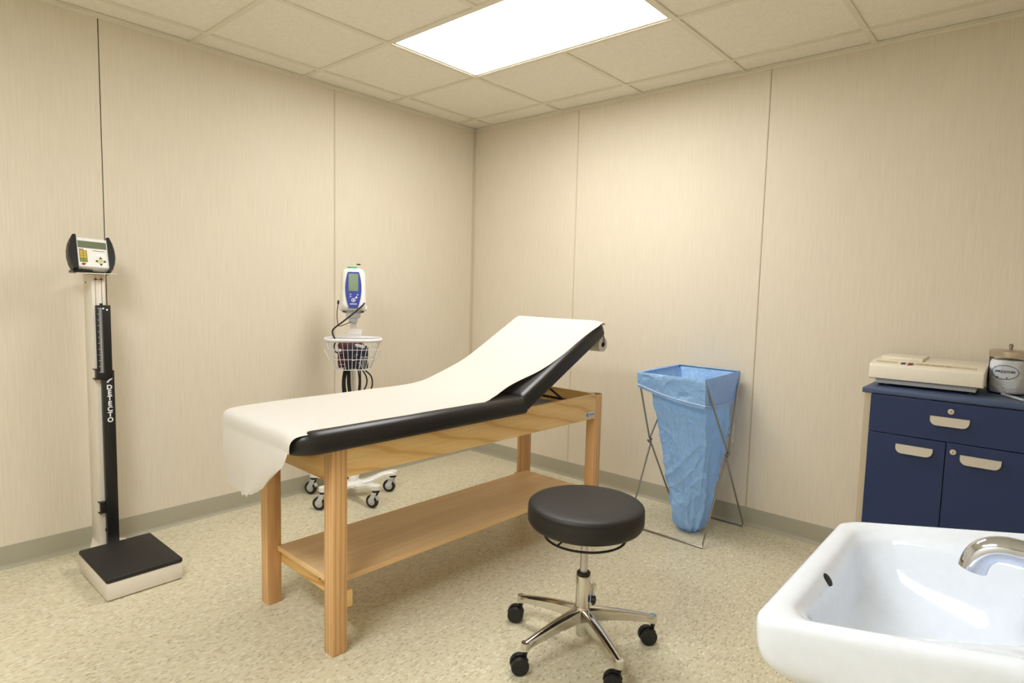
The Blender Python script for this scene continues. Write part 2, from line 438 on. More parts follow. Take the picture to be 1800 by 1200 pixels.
b = B(); b.box((-W + LG, .003, .606), (-LG, .022, .722), .001, 1); tpart(b, 'end_apron', M['pine_x'])
b = B(); b.box((-W + LG - .001, L - .022, ZA), (-LG + .001, L - .003, .735), .001, 1); tpart(b, 'end_apron', M['pine_x'])
for y0, y1 in ((LG, LG + .02), (L - LG - .02, L - LG)):
    b = B(); b.box((-W, y0, .160), (0.002, y1, .2175), .0012, 1)
    b.cyl((-.182, y0 - .0006, .197), (-.182, y0 + .001, .197), .004, n=12, mi=1)
    tpart(b, 'shelf_bearer', [M['pine_x'], M['dark']])
b = B(); b.box((-W + .063, .036, .2176), (-.064, L - .04, .2376), .0012, 1); tpart(b, 'shelf', M['board'])
HV, HZ, BT = .925, .7305, .0775
ang = radians(28.3); cd, sd = cos(ang), sin(ang)
b = B(); b.pillow(-.556, .04, -.150, .938, .7225, .7985, (.085, .02), .034, 7, .002); tpart(b, 'seat_cushion', M['vinyl'])
b = B(); b.X = Matrix.Translation((0, HV, HZ)) @ Matrix.Rotation(ang, 4, 'X')
b.pillow(-.560, .04, -.004, .688, 0, BT, (.02, .05), .034, 7, .002); tpart(b, 'back_cushion', M['vinyl'])
# ratchet support under the raised back
b = B()
for x in (-.12, -.41):
    b.box((x - .012, 1.08, .700), (x + .012, 1.40, .706)); b.tube([(x, 1.385, .708), (x, 1.27, .78), (x, 1.17, .855)], .006)
b.cyl((-.43, 1.385, .712), (-.10, 1.385, .712), .007); b.box((-.45, 1.0, .688), (-.08, 1.36, .699), .003, 1)
tpart(b, 'back_support', M['blackm'])
b = B()
b.box((-.49, L - .075, .672), (-.455, L - .024, .688)); b.box((-.496, L - .06, .66), (-.488, L - .03, .70), mi=0); tpart(b, 'corner_bracket', M['steel'])
b = B(); b.box((-.0004, 1.412, .629), (.0012, 1.486, .657), .0004, 1); pl = tpart(b, 'maker_label', M['sticker'])
b = B(); b.tube([(.0016, 1.436, .638), (.0016, 1.424, .639), (.0016, 1.420, .644), (.0016, 1.424, .649), (.0016, 1.436, .648)], .0022, 6, per=3)
for k in range(4): b.box((.0011, 1.446 + k * .009, .640), (.0016, 1.452 + k * .009, .646))
tpart(b, 'label_print', M['inkblue'], pl)
# brackets for the roll at the head end
RC = (1.592, .988)
for x in (-.028, -.505):
    b = B()
    b.box((x - .009, 1.47, 1.026), (x + .009, 1.5, 1.032))
    b.tube([(x, 1.48, 1.024), (x, 1.535, 1.052), (x, 1.56, 1.055), (x, 1.585, 1.03), (x, RC[0] + .004, RC[1] + .012), (x, RC[0] + .002, RC[1] - .004)], .005, 8, per=5)
    tpart(b, 'roll_bracket', M['steel'])

# paper: one continuous sheet from the roll over both cushions, torn at the hanging end
pp = thing('exam_paper', (1.584, -2.229, 0), 'white paper sheet covering the table top, torn edge hanging at its foot', 'paper', -.0305)
def back(t, o): return (HV + cd * t - sd * (BT + o), HZ + sd * t + cd * (BT + o))
path = [(-.157, .74), (-.1565, .775), (-.146, .793), (-.122, .8015), (-.06, .8035), (.1, .8037), (.3, .8037), (.5, .8037), (.66, .8045), (.78, .8125), (.88, .838)]
q = back(.20, .004); path += [(q[0] - .02, q[1] - .004)]
for t in (.32, .45, .57, .65): path.append(back(t, .0036))
path += [back(.680, -.006), back(.6915, -.03), back(.692, -.052), (1.578, 1.040), (RC[0] + .004, RC[1] + .0375)]
pts = smooth_path([(0, a, z) for a, z in path], 7)
seg = [0]
for a, c in zip(pts, pts[1:]): seg.append(seg[-1] + (c - a).length)
b = B(); NU = 44; rows = []
u0, u1 = -.527, .012
rt = random.Random(3); tear = [rt.uniform(-.006, .006) + (.012 * rt.random() if rt.random() < .35 else 0) for _ in range(NU + 1)]
ND = 16
for r in range(ND + 1):                      # hanging flap
    row = []; f = 1 - r / ND                 # f = 1 at the torn edge
    for k in range(NU + 1):
        s = k / NU
        uu = u0 + .044 * (1 - s) * (.9 + .1 * f) + (u1 - u0) * s - s * (.006 + .03 * f + .055 * f ** 4)
        bottom = .522 + .018 * sin(s * 3.0) * (1 - s) + .14 * max(0, s - .42) ** 1.7 / .58 ** 1.7 + tear[k] * (1 if s < .62 else .15)
        z = .742 * (1 - f) + bottom * f
        y = -.157 - .010 * sin(f * pi * .8) + .02 * f * f * (1 - .6 * s) + .007 * sin(s * 7 + 1) * f + .006 * sin(s * 15 + f * 3) * f * f - .014 * f ** 4
        row.append((uu, y, z))
    rows.append(row)
tot = seg[-1]
for i, p in enumerate(pts[1:], 1):
    row = []
    for k in range(NU + 1):
        s = k / NU; fl = seg[i] / tot
        uu = u0 + .040 * max(0, 1 - seg[i] / .38) ** 1.3 * (1 - s) + (u1 - u0) * s
        if s > .5: uu += .006 * sin(fl * 17) * (s - .5) * 2 - .050 * math.exp(-((fl - .575) / .085) ** 2) * (s - .5) * 2 + .024 * min(1, max(0, fl - .80) / .10) ** 2 * (s - .5) * 2
        past = min(1, max(0, (i - (len(pts) - 24)) / 14)); uu += past * ((-.495 + .455 * s) - uu)
        edge = 0
        du = uu - .006
        if du > -.03: edge = -.20 * (du + .03) ** 2 / .03 - .001
        dl = -.54 - uu
        if dl > -.03: edge -= .10 * (dl + .03) ** 2 / .03
        z = p.z + edge * (1 if fl < .5 else .4 if i < len(pts) - 22 else .1) + .0016 * noise.noise(Vector((uu * 6, p.y * 5, 0)))
        row.append((uu, p.y, z))
    rows.append(row)
b.loft(rows, closed=False); sh = tpart(b, 'sheet', M['paper'], pp)
so = sh.modifiers.new('thickness', 'SOLIDIFY'); so.thickness = .0004; so.offset = 1
b = B(); b.cyl((-.495, *RC), (-.034, *RC), .037, n=36); b.cyl((-.034, *RC), (-.0335, *RC), .0135, n=20, mi=1); b.cyl((-.0337, *RC), (-.03, *RC), .010, n=16, mi=1)
tpart(b, 'roll', [M['paper'], M['dark']], pp)

# ------------------------------------------------------------------ physician scale
sc_ = thing('physician_scale', (.40, -2.5, 0), 'white upright physician scale with black platform mat and digital head', 'scale')
b = B(); b.box((.266, -2.633, .004), (.637, -2.355, .0745), .004, 2); b.box((.28, -2.62, 0), (.62, -2.37, .005)); b.build('base', M['enamel'], sc_)
b = B(); b.box((.257, -2.634, .0745), (.640, -2.353, .0945), .007, 3); b.build('platform_mat', M['mat'], sc_)
b = B(); zt = .064
b.prism([(.266, -2.60), (.266, -2.385), (.13, -2.455), (.055, -2.475), (.045, -2.49), (.045, -2.53), (.13, -2.555)], lambda x, y: (x, y, .004), lambda x, y: (x, y, zt)); b.build('column_foot', M['enamel'], sc_)
b = B(); b.box((.062, -2.534, zt - .001), (.186, -2.484, 1.285), .003, 2); col = b.build('column', M['enamel'], sc_)
b = B(); b.box((.1865, -2.521, 1.1), (.1872, -2.520, 1.28)); b.box((.1865, -2.4975, 1.1), (.1872, -2.4965, 1.28)); b.cyl((.10, -2.5342, 1.248), (.10, -2.5335, 1.248), .006, n=12)
b.build('column_groove', M['dark'], col)
b = B()
for s in (-1, 1):
    b.prism([(0, 0), (.012, .006), (.017, .001), (.013, -.004), (.006, -.003)], lambda y, z: (.1864, -2.5085 + s * y, 1.262 + z), lambda y, z: (.1872, -2.5085 + s * y, 1.262 + z))
b.build('emblem', M['red'], col)
b = B(); b.box((.186, -2.512, .064), (.213, -2.466, .86), .002, 2); rod = b.build('height_rod', M['black'], sc_)
b = B(); b.box((.178, -2.541, .823), (.216, -2.512, .828), .001, 1); b.box((.178, -2.541, .866), (.216, -2.512, .870), .001, 1); b.box((.186, -2.534, .828), (.214, -2.512, .866), .001, 1)
b.build('rod_clamp', M['black'], sc_)
b = B(); b.box((.176, -2.538, .262), (.206, -2.512, .267), .001, 1); b.box((.176, -2.538, .215), (.206, -2.512, .219), .001, 1); b.box((.184, -2.533, .218), (.204, -2.512, .264), .001, 1)
b.build('rod_clamp', M['black'], sc_)
b = B(); b.cyl((.198, -2.516, .135), (.198, -2.510, .135), .007, n=12); b.build('screw_cap', M['black'], sc_)
b = B(); b.box((.213, -2.532, .826), (.222, -2.475, 1.150), .002, 2); b.cyl((.2175, -2.509, 1.148), (.2175, -2.509, 1.158), .006, n=12); rul = b.build('sliding_ruler', M['black'], sc_)
b = B()
for i in range(56):
    z = .856 + i * .0051; ln = .012 if i % 5 == 0 else .0075
    b.box((.2219, -2.5135, z), (.2226, -2.5135 + .006, z + .0009)); b.box((.2219, -2.5135 - ln, z), (.2226, -2.5135, z + .0013))
b.box((.2219, -2.514, .852), (.2225, -2.5132, 1.142))
for q in range(2): b.cyl((.2219, -2.503 + q * .014, 1.136 - q * .006), (.2226, -2.503 + q * .014, 1.136 - q * .006), .004, n=8)
b.build('ruler_marks', M['white'], rul)
b = B(); b.prism([(-.012, -.014), (-.003, -.002), (.006, .004), (.004, .012), (.013, .008), (.010, -.002), (0, -.008), (-.006, -.016)], lambda y, z: (.2131, -2.486 + y, .822 + z), lambda y, z: (.2138, -2.486 + y, .822 + z)); b.build('rod_emblem', M['white'], rod)
for i, ch in enumerate('DETECTO'):
    text_mesh(ch, .029, frame((.2134, -2.487, .785 - i * .0245), (0, 1, 0), (0, 0, 1)), 'lettering', M['white'], rod, bold=.0009)
# display head
hc = Vector((.20, -2.535, 1.366)); tilt = radians(24)
HX = Matrix.Translation(hc) @ Matrix.Rotation(radians(-3), 4, 'X') @ Matrix(((0, 0, 1, 0), (1, 0, 0, 0), (0, 1, 0, 0), (0, 0, 0, 1))) @ Matrix.Rotation(-tilt, 4, 'X')
# local: x = +Y world (to the right seen from the room), y = up, z = towards the room
b = B(); b.X = HX; b.box((-.062, -.068, -.028), (.062, .07, .022), .006, 3); hd = b.build('display_head', M['whitep'], sc_)
for s in (-1, 1):
    prof = [(.056, .079), (.068, .080), (.078, .055), (.084, .022), (.085, -.012), (.080, -.044), (.070, -.072), (.056, -.078)]
    b = B(); b.X = HX
    b.loft([[(s * (.058 + (x - .058) * k), y * (1 - .04 * (1 - k)), z) for x, y in prof] for z, k in ((-.034, .82), (-.028, 1), (.020, 1), (.027, .8))]); b.build('side_bumper', M['black'], hd)
b = B(); b.X = HX; b.box((-.052, .020, .0215), (.052, .053, .0228), .0006, 1); b.build('screen', M['lcdd'], hd)
b = B(); b.X = HX; b.box((-.049, -.047, .0215), (-.021, .009, .0226), .001, 1)
kp = b.build('keypad', plain('keypad_field', (122, 116, 82), .5), hd)
b = B(); b.X = HX
for i in range(3):
    for j in range(2): b.box((-.0465 + j * .0125, -.028 + i * .0118, .0224), (-.0365 + j * .0125, -.0185 + i * .0118, .0234), .0012, 1)
b.build('keypad_keys', M['yellow'], kp)
b = B(); b.X = HX
for i in range(2): b.box((-.0465 + i * .0125, -.0435, .0224), (-.0365 + i * .0125, -.0315, .0234), .0012, 1)
b.build('keypad_keys', plain('green_keys', (120, 140, 60), .5), kp)
b = B(); b.X = HX; b.box((.010, -.016, .0215), (.045, -.002, .0226), .001, 1); b.build('enter_key', M['white'], hd)
b = B(); b.X = HX
for a in (0, 90, 180, 270):
    R_ = Matrix.Rotation(radians(a), 3, 'Z')
    b.prism([(.012, -.008), (.021, 0), (.012, .008)], lambda x, y: Vector((.027, -.038, .0215)) + R_ @ Vector((x, y * .8, 0)), lambda x, y: Vector((.027, -.038, .0228)) + R_ @ Vector((x, y * .8, 0)))
b.build('arrow_keys', M['black'], hd)
b = B(); b.X = HX; b.cyl((.027, -.038, .0215), (.027, -.038, .0226), .0115, n=20); b.build('centre_key', plain('pale_key', (206, 196, 140), .5), hd)
b = B(); b.X = HX; b.box((-.050, .0105, .0218), (-.032, .0145, .0224)); b.build('head_print', M['red'], hd)
b = B(); b.X = HX; b.prism([(-.010, .002), (0, .006), (.008, .002), (0, -.006), (-.008, -.005)], lambda x, y: (-.035 + x, -.0555 + y, .0218), lambda x, y: (-.035 + x, -.0555 + y, .0224)); b.build('head_print', M['red'], hd)
b = B(); b.X = HX; b.box((.0, .0085, .0218), (.044, .0115, .0223)); b.build('head_print', plain('grey_print', (130, 120, 112), .5), hd)
b = B(); b.box((.10, -2.60, 1.285), (.24, -2.45, 1.289), .001, 1); b.box((.12, -2.575, 1.289), (.2, -2.485, 1.31), .004, 2, mi=1)
b.prism([(.13, -2.602), (.235, -2.61), (.23, -2.54), (.15, -2.54)], lambda x, y: (x, y, 1.2892), lambda x, y: (x, y, 1.299), mi=1)
b.build('head_shelf', [M['enamel'], M['black']], sc_)

# ------------------------------------------------------------------ vital-signs stand (local x faces the room)
VA = radians(-34)
vs = thing('rolling_stand', (.285, -1.268, 0), 'white wheeled pole stand with wire basket against the wall', 'stand', VA)
def vpart(b, name, mat, parent=vs): return b.build(name, mat, parent, world=False)
base_ang = [radians(a) - VA for a in (-3, 69, 141, 213, 285)]
RL = .245
b = B(); b.lathe([(.001, .070), (.052, .070), (.058, .074), (.058, .092), (.05, .100), (.026, .104), (.024, .14), (.02, .145)], n=32)
for a in base_ang:
    d = Vector((cos(a), sin(a), 0)); pr = Vector((-sin(a), cos(a), 0)); loops = []
    for k in range(11):
        t = k / 10; r = .03 + (RL - .03) * t
        w_ = .030 - .008 * sin(t * pi * .5) + (.006 if t > .85 else 0); zc = .084 + .037 * (1 / (1 + math.exp(-(t - .5) * 10))); h = .012
        loops.append([d * r + pr * (w_ * cx) + Vector((0, 0, zc + h * cz)) for cx, cz in ((-1, -.8), (1, -.8), (1, .4), (.7, 1), (-.7, 1), (-1, .4))])
    b.loft(loops)
    b.cyl(d * RL + Vector((0, 0, .109)), d * RL + Vector((0, 0, .1325)), .0255, n=20)
vpart(b, 'base', M['whitep'])
def caster(name, c, swivel, R, Wd, top, parent, world, mt, mf, hub, twin=False):
    c = Vector(c); d = Vector((cos(swivel), sin(swivel), 0)); p = Vector((-sin(swivel), cos(swivel), 0))
    ax = c + d * (R * .62); ax.z = R
    b = B(); b.cyl((c.x, c.y, top - .014), (c.x, c.y, top), .021 if not twin else .008, n=16, mi=1)
    if not twin:
        for s in (-1, 1):
            poly = [Vector((c.x, c.y, top - .012)) - d * .014, Vector((c.x, c.y, top - .012)) + d * .012, ax + d * .016 + Vector((0, 0, .012)), ax + d * .010 - Vector((0, 0, .008)), ax - d * .012 + Vector((0, 0, -.002)), ax - d * .022 + Vector((0, 0, .022))]
            b.loft([[v + p * (s * (Wd / 2 + .002)) for v in poly], [v + p * (s * (Wd / 2 + .0045)) for v in poly]])
        b.loft([[Vector((c.x, c.y, top - .016)) + d * x + p * y for x, y in ((-.014, -Wd / 2 - .004), (.012, -Wd / 2 - .004), (.012, Wd / 2 + .004), (-.014, Wd / 2 + .004))],
                [Vector((c.x, c.y, top - .010)) + d * x + p * y for x, y in ((-.014, -Wd / 2 - .004), (.012, -Wd / 2 - .004), (.012, Wd / 2 + .004), (-.014, Wd / 2 + .004))]])
        # wheel hood over the tread
        arc = [ax + d * (cos(t) * (R + .004)) + Vector((0, 0, sin(t) * (R + .004))) for t in [radians(x) for x in (70, 95, 120, 145, 165)]]
        b.loft([[a_ - p * (Wd / 2 + .004) for a_ in arc], [a_ + p * (Wd / 2 + .004) for a_ in arc]], closed=False)
    else:
        b.cyl((c.x, c.y, R * 1.05), (c.x, c.y, top), .0065, n=12); b.cyl(ax - p * Wd * .2, ax + p * Wd * .2, R * .55, n=20)
        arc = [ax + d * (cos(t) * (R + .003)) + Vector((0, 0, sin(t) * (R + .003))) for t in [radians(x) for x in (10, 40, 70, 100, 130, 160)]]
        arc2 = [ax + d * (cos(t) * R * .5) + Vector((0, 0, sin(t) * R * .5)) for t in [radians(x) for x in (160, 130, 100, 70, 40, 10)]]
        b.loft([[a_ - p * .003 for a_ in arc + arc2], [a_ + p * .003 for a_ in arc + arc2]])
    cs = b.build(name, [mf, mt], parent, world=world)
    for s in ((0,) if not twin else (-1, 1)):
        o = ax + p * (s * Wd * .27); hw = Wd / 2 if not twin else Wd * .2
        prof = [(R * .35, -hw), (R * .62, -hw), (R * .93, -hw), (R, -hw * .6), (R, hw * .6), (R * .93, hw), (R * .62, hw), (R * .35, hw)]
        nn = 28; b = B()
        b.loft([[o + p * w_ + (d * cos(2 * pi * i / nn) + Vector((0, 0, 1)) * sin(2 * pi * i / nn)) * r for i in range(nn)] for r, w_ in prof], mi=0)
        b.cyl(o - p * (hw * 1.02), o + p * (hw * 1.02), R * (.6 if not twin else .62), n=24, mi=1); b.cyl(o - p * (hw * 1.12), o + p * (hw * 1.12), R * .16, n=12, mi=1 if not twin else 0)
        b.build('wheel', [M['rubber'], hub], cs, world=world)
    return cs
wheelhub = plain('grey_wheel_hub', (188, 186, 184), .35, .3)
for a, sw in zip(base_ang, (200, 215, 200, 205, 215)):
    caster('caster', (RL * cos(a), RL * sin(a), 0), radians(sw) - VA, .038, .022, .109, vs, False, M['black'], M['chrome'], wheelhub)
b = B(); b.cyl((0, 0, .09), (0, 0, 1.10), .0165, n=24); b.cyl((0, 0, 1.02), (0, 0, 1.105), .019, n=24); vpart(b, 'pole', M['whitep'])
b = B(); b.box((.0, -.04, 1.075), (.05, .04, 1.118), .006, 2); b.box((.012, -.026, 1.05), (.04, .026, 1.078), .004, 2); b.cyl((.02, -.05, 1.11), (.02, .05, 1.11), .008)
vpart(b, 'mounting_head', M['greyp'])
# basket in front of the pole
bx = .112
def loop_at(z, hx, hy, r, cx): return [(x, y, z) for x, y in rrect(hx, hy, r, 5, cx, 0)]
bk = B(); bk.tube(loop_at(.958, .092, .152, .07, bx), .0105, 10, closed=True); bsk = vpart(bk, 'basket', M['basketw'])
b = B(); lv = [(.958, .090, .150), (.905, .082, .136), (.85, .072, .120), (.790, .060, .098)]
for z, hx, hy in lv[1:]: b.tube(loop_at(z, hx, hy, .05, bx), .0019 if z > .8 else .0026, 6, closed=True)
T_ = loop_at(.958, .092, .152, .07, bx); Bt = loop_at(.790, .060, .098, .05, bx); n_ = len(T_)
def at(lp, t):
    d = [0]
    for i in range(len(lp)): d.append(d[-1] + (Vector(lp[(i + 1) % len(lp)]) - Vector(lp[i])).length)
    s = t * d[-1]
    for i in range(len(lp)):
        if d[i + 1] >= s: return Vector(lp[i]).lerp(Vector(lp[(i + 1) % len(lp)]), (s - d[i]) / max(1e-9, d[i + 1] - d[i]))
    return Vector(lp[0])
for i in range(30):
    b.cyl(at(T_, i / 30), at(Bt, i / 30), .0017, n=6)
for i in range(-4, 5): b.cyl((bx - .056, i * .02, .790), (bx + .056, i * .02, .790), .0016, n=6)
for s in (-1, 1):
    for q in (0, 1): b.tube([(bx - .02 + q * .03, s * .112, .84), (bx - .02 + q * .03, s * .128, .838), (bx - .02 + q * .03, s * .142, .868), (bx - .02 + q * .03, s * .158, .90)], .0022, 6)
vpart(b, 'basket_wire', M['basketw'], bsk)
b = B(); b.box((.016, -.045, .93), (.026, .045, .99), .002, 1); b.box((.017, -.02, .99), (.023, .05, 1.01)); vpart(b, 'basket_bracket', M['whitep'], bsk)

# monitor on the pole head
mo = thing('vital_signs_monitor', (.285, -1.268, 1.11), 'white handheld-style monitor with blue front atop the wheeled stand', 'monitor', VA)
MX = Matrix.Translation((.285, -1.268, 0)) @ Matrix.Rotation(VA, 4, 'Z') @ Matrix.Translation((.045, 0, 1.238)) @ Matrix.Rotation(radians(-5), 4, 'Y') @ Matrix(((0, 0, 1, 0), (1, 0, 0, 0), (0, 1, 0, 0), (0, 0, 0, 1)))
def rnd(hx, hy, r, z, cy=0, pinch=0):
    return [(x * (1 - pinch * (.5 + .5 * (y - cy) / hy)), y, z) for x, y in rrect(hx, hy, r, 6, 0, cy)]
b = B(); b.X = MX
b.loft([rnd(.058, .105, .03, -.045), rnd(.070, .118, .036, -.035, pinch=.1), rnd(.074, .122, .038, 0, pinch=.12), rnd(.072, .120, .036, .026, pinch=.12), rnd(.064, .112, .032, .036, pinch=.12), rnd(.05, .098, .028, .040, pinch=.12)])
b.box((-.078, -.122, -.03), (.078, -.088, .022), .012, 3)
mb = b.build('housing', M['whitep'], mo)
b = B(); b.X = MX
out = []
for i in range(25):
    t = i / 24; y = .098 - .206 * t; out.append((.030 + .0165 * sin(min(1, t * 1.05) * pi) ** .8 - .004 * t, y))
poly = [(x, y) for x, y in out] + [(-x, y) for x, y in reversed(out)]
b.loft([[(x, y, .036) for x, y in poly], [(x, y, .0435) for x, y in poly], [(x * .93, y * .985, .046) for x, y in poly]]); fp = b.build('front_panel', M['bluep'], mo)
b = B(); b.X = MX; b.box((-.0268, -.012, .0455), (.0268, .088, .0475), .002, 2); b.build('screen', M['lcd'], fp)
for (x, y, r, mt) in ((-.016, -.03, .0045, 'greyp'), (-.016, -.043, .0045, 'greyp'), (.0225, -.032, .0048, 'greyp'), (.0165, -.047, .0062, 'white')):
    b = B(); b.X = MX; b.cyl((x, y, .0455), (x, y, .048), r, r * .85, n=16); b.build('button', M[mt], fp)
b = B(); b.X = MX; b.lathe([(.0085, .0455), (.0115, .0462), (.0115, .0475), (.0085, .0482)], (0, -.0625, 0), 24, cap0=False, cap1=False); b.cyl((0, -.0625, .0455), (0, -.0625, .0472), .0045, n=16); b.build('button', M['white'], fp)
b = B(); b.X = MX
for i in range(9): b.box((-.019 + i * .0043, -.0865, .0455), (-.0158 + i * .0043, -.0815, .0468))
b.build('panel_print', M['white'], fp)
b = B(); b.X = MX; b.box((-.034, .116, -.015), (.020, .130, .018), .003, 2); b.build('probe_cover_tray', M['green'], mo)
b = B(); b.X = MX; b.cyl((.026, .12, -.01), (.026, .146, -.01), .004, n=10, mi=1); b.box((.018, .144, -.016), (.040, .150, .002), .002, 1); b.build('probe_handle', [M['black'], M['whitep']], mo)
for s in (-1, 1):
    b = B(); b.X = MX; b.box((s * .052 - .008, -.130, -.02), (s * .052 + .008, -.121, .01), .002, 1); b.build('latch', M['black'], mo)
V2 = Matrix.Translation((.285, -1.268, 0)) @ Matrix.Rotation(VA, 4, 'Z')
b = B(); b.X = V2; b.tube([(.075, .064, 1.168), (.105, .050, 1.150), (.115, .0, 1.105), (.11, -.06, 1.055), (.10, -.108, 1.015), (.098, -.112, .985), (.10, -.098, .950), (.115, -.105, .91), (.125, -.09, .885), (.12, -.03, .868)], .0046, 8, per=6); b.build('pressure_hose', M['cable'], mo)
b = B(); b.X = V2; b.tube([(.05, -.082, 1.175), (.055, -.084, 1.155)], .0055, 8); b.tube([(.055, -.084, 1.155), (.06, -.09, 1.10), (.062, -.086, 1.045), (.065, -.075, 1.03), (.06, -.04, 1.042), (.05, -.012, 1.055)], .0024, 6, per=5); b.build('probe_cord', M['cable'], mo)

# cuffs in the basket
def cuff(name, cx, cy, wy, th, z0, z1, rz, mat, lab):
    t = thing(name, (V2 @ Vector((cx, cy, z0))), lab, 'cuff')
    X = V2 @ Matrix.Translation((cx, cy, 0)) @ Matrix.Rotation(rz, 4, 'Z')
    b = B(); b.X = X; n = 3
    for k in range(n):                      # folded layers
        x0 = -th / 2 + th * k / n; b.box((x0, -wy / 2 + .004 * (k % 2), z0 + .003 * k), (x0 + th / n - .001, wy / 2 - .003 * (k % 2), z1 - .006 * ((k + 1) % 2)), th / n * .42, 3)
    f = b.build('fabric', mat, t)
    return t, X, f
t, X, f = cuff('blood_pressure_cuff', bx - .012, -.012, .145, .045, .793, .940, 0, M['maroon'], 'maroon blood pressure cuff folded upright in the wire basket')
b = B(); b.X = X; b.box((.0225, -.066, .815), (.0238, -.03, .817)); b.build('cuff_print', M['white'], f)
b = B(); b.X = X; b.box((.0225, -.066, .89), (.0238, -.054, .905)); b.build('cuff_print', M['white'], f)
t, X, f = cuff('blood_pressure_cuff', bx + .034, .022, .118, .034, .793, .925, radians(4), M['navyf'], 'dark navy blood pressure cuff with white print in the wire basket')
b = B(); b.X = X
rr = random.Random(5)
for i in range(9):
    y = -.03 + rr.random() * .075; z = .81 + rr.random() * .07
    b.box((.0172, y, z), (.0184, y + .003 + .010 * rr.random(), z + .0035))
for i in range(5): b.cyl((.0178, .012 + i * .009, .80), (.0178, .022 + i * .009, .865), .0011, n=6)
b.build('cuff_print', M['white'], f)
b = B(); b.X = X @ Matrix.Translation((.0, .012, .927)) @ Matrix.Rotation(radians(-12), 4, 'X'); b.pillow(-.014, .02, -.026, .03, -.012, .004, .01, .006, 4); b.build('bulb_valve', M['greyp'], t)
# cables hanging under the basket
def loops(name, lab, sets, r):
    t = thing(name, V2 @ Vector((.07, 0, .70)), lab, 'cable')
    for pts in sets:
        b = B(); b.X = V2; b.tube(pts, r, 8, per=6); b.build('strand', M['cable'], t)
loops('power_cord', 'thick black cord bundle hanging left of the pole beneath the basket',
      [[(bx - .02 + .006 * i, -.03 - .006 * i, .792), (bx - .02, -.046 - .004 * i, .72), (bx - .02 + .01 * (i % 2), -.040 - .005 * i, .65), (bx - .03, -.026 - .004 * i, .58), (bx - .02, -.012 - .003 * i, .62), (bx - .03, -.018 - .004 * i, .70), (bx - .02, -.02 - .003 * i, .79)] for i in range(4)], .0048)
loops('rubber_tubing', 'looped black tubes hanging right of the pole beneath the basket',
      [[(bx - .01, .026, .79), (bx - .01, .034, .72), (bx, .028, .64), (bx, .022, .56), (bx + .01, .03, .60), (bx + .01, .040, .70), (bx, .038, .79)],
       [(bx, .045, .79), (bx, .072, .745), (bx + .01, .074, .70), (bx + .01, .050, .645), (bx, .034, .585)],
       [(bx + .02, .058, .79), (bx + .02, .098, .75), (bx + .02, .106, .70), (bx + .02, .090, .655), (bx + .01, .06, .60)]], .0042)

# ------------------------------------------------------------------ rolling stool
SCX, SCY = 2.155, -1.580
st = thing('rolling_stool', (SCX, SCY, 0), 'round black cushioned stool on five chrome wheeled legs', 'stool')
b = B(); R_ = .2035
prof = [(.03, .4425), (.168, .4425), (.184, .445), (.196, .452), (.2025, .463), (.204, .476), (.2035, .505), (.202, .5095), (.2032, .513), (.2015, .519), (.195, .5245), (.184, .528), (.16, .5305), (.10, .5315), (.03, .532)]
b.lathe(prof, (SCX, SCY, 0), 72); b.build('seat', M['seatvinyl'], st)
b = B()
ring = [(SCX + .142 * cos(a), SCY + .142 * sin(a), .406) for a in [2 * pi * i / 48 for i in range(48)]]
b.tube(ring, .0042, 8, closed=True)
for a in (.4, .4 + 2 * pi / 3, .4 + 4 * pi / 3): b.tube([(SCX + .142 * cos(a), SCY + .142 * sin(a), .406), (SCX + .05 * cos(a), SCY + .05 * sin(a), .432)], .0036, 6)
b.build('release_ring', M['blackm'], st)
b = B(); b.cyl((SCX, SCY, .43), (SCX, SCY, .447), .05, .06, 32); b.build('seat_plate', M['blackm'], st)
b = B(); b.cyl((SCX, SCY, .20), (SCX, SCY, .44), .0135, n=28); b.build('gas_lift', M['gas'], st)
b = B(); b.lathe([(.0245, .075), (.0255, .09), (.0255, .255), (.024, .262)], (SCX, SCY, 0), 36); b.lathe([(.0235, .262), (.0245, .264), (.0245, .272), (.022, .275)], (SCX, SCY, 0), 36, mi=1); b.lathe([(.019, .040), (.0205, .043), (.0205, .075)], (SCX, SCY, 0), 30)
b.build('column_sleeve', [M['alu'], M['black']], st)
b = B(); b.lathe([(.024, .088), (.033, .092), (.035, .105), (.033, .135), (.027, .148)], (SCX, SCY, 0), 36, cap0=True); b.build('hub', M['alu'], st)
b = B(); b.tube([(SCX + .022, SCY + .012, .232), (SCX + .03, SCY + .016, .236), (SCX + .033, SCY + .018, .226), (SCX + .032, SCY + .017, .19)], .003, 8, per=4)
b.cyl((SCX + .026, SCY + .014, .175), (SCX + .040, SCY + .022, .175), .013, n=18, mi=1); b.build('adjuster_knob', [M['alu'], M['black']], st)
TIP = .262
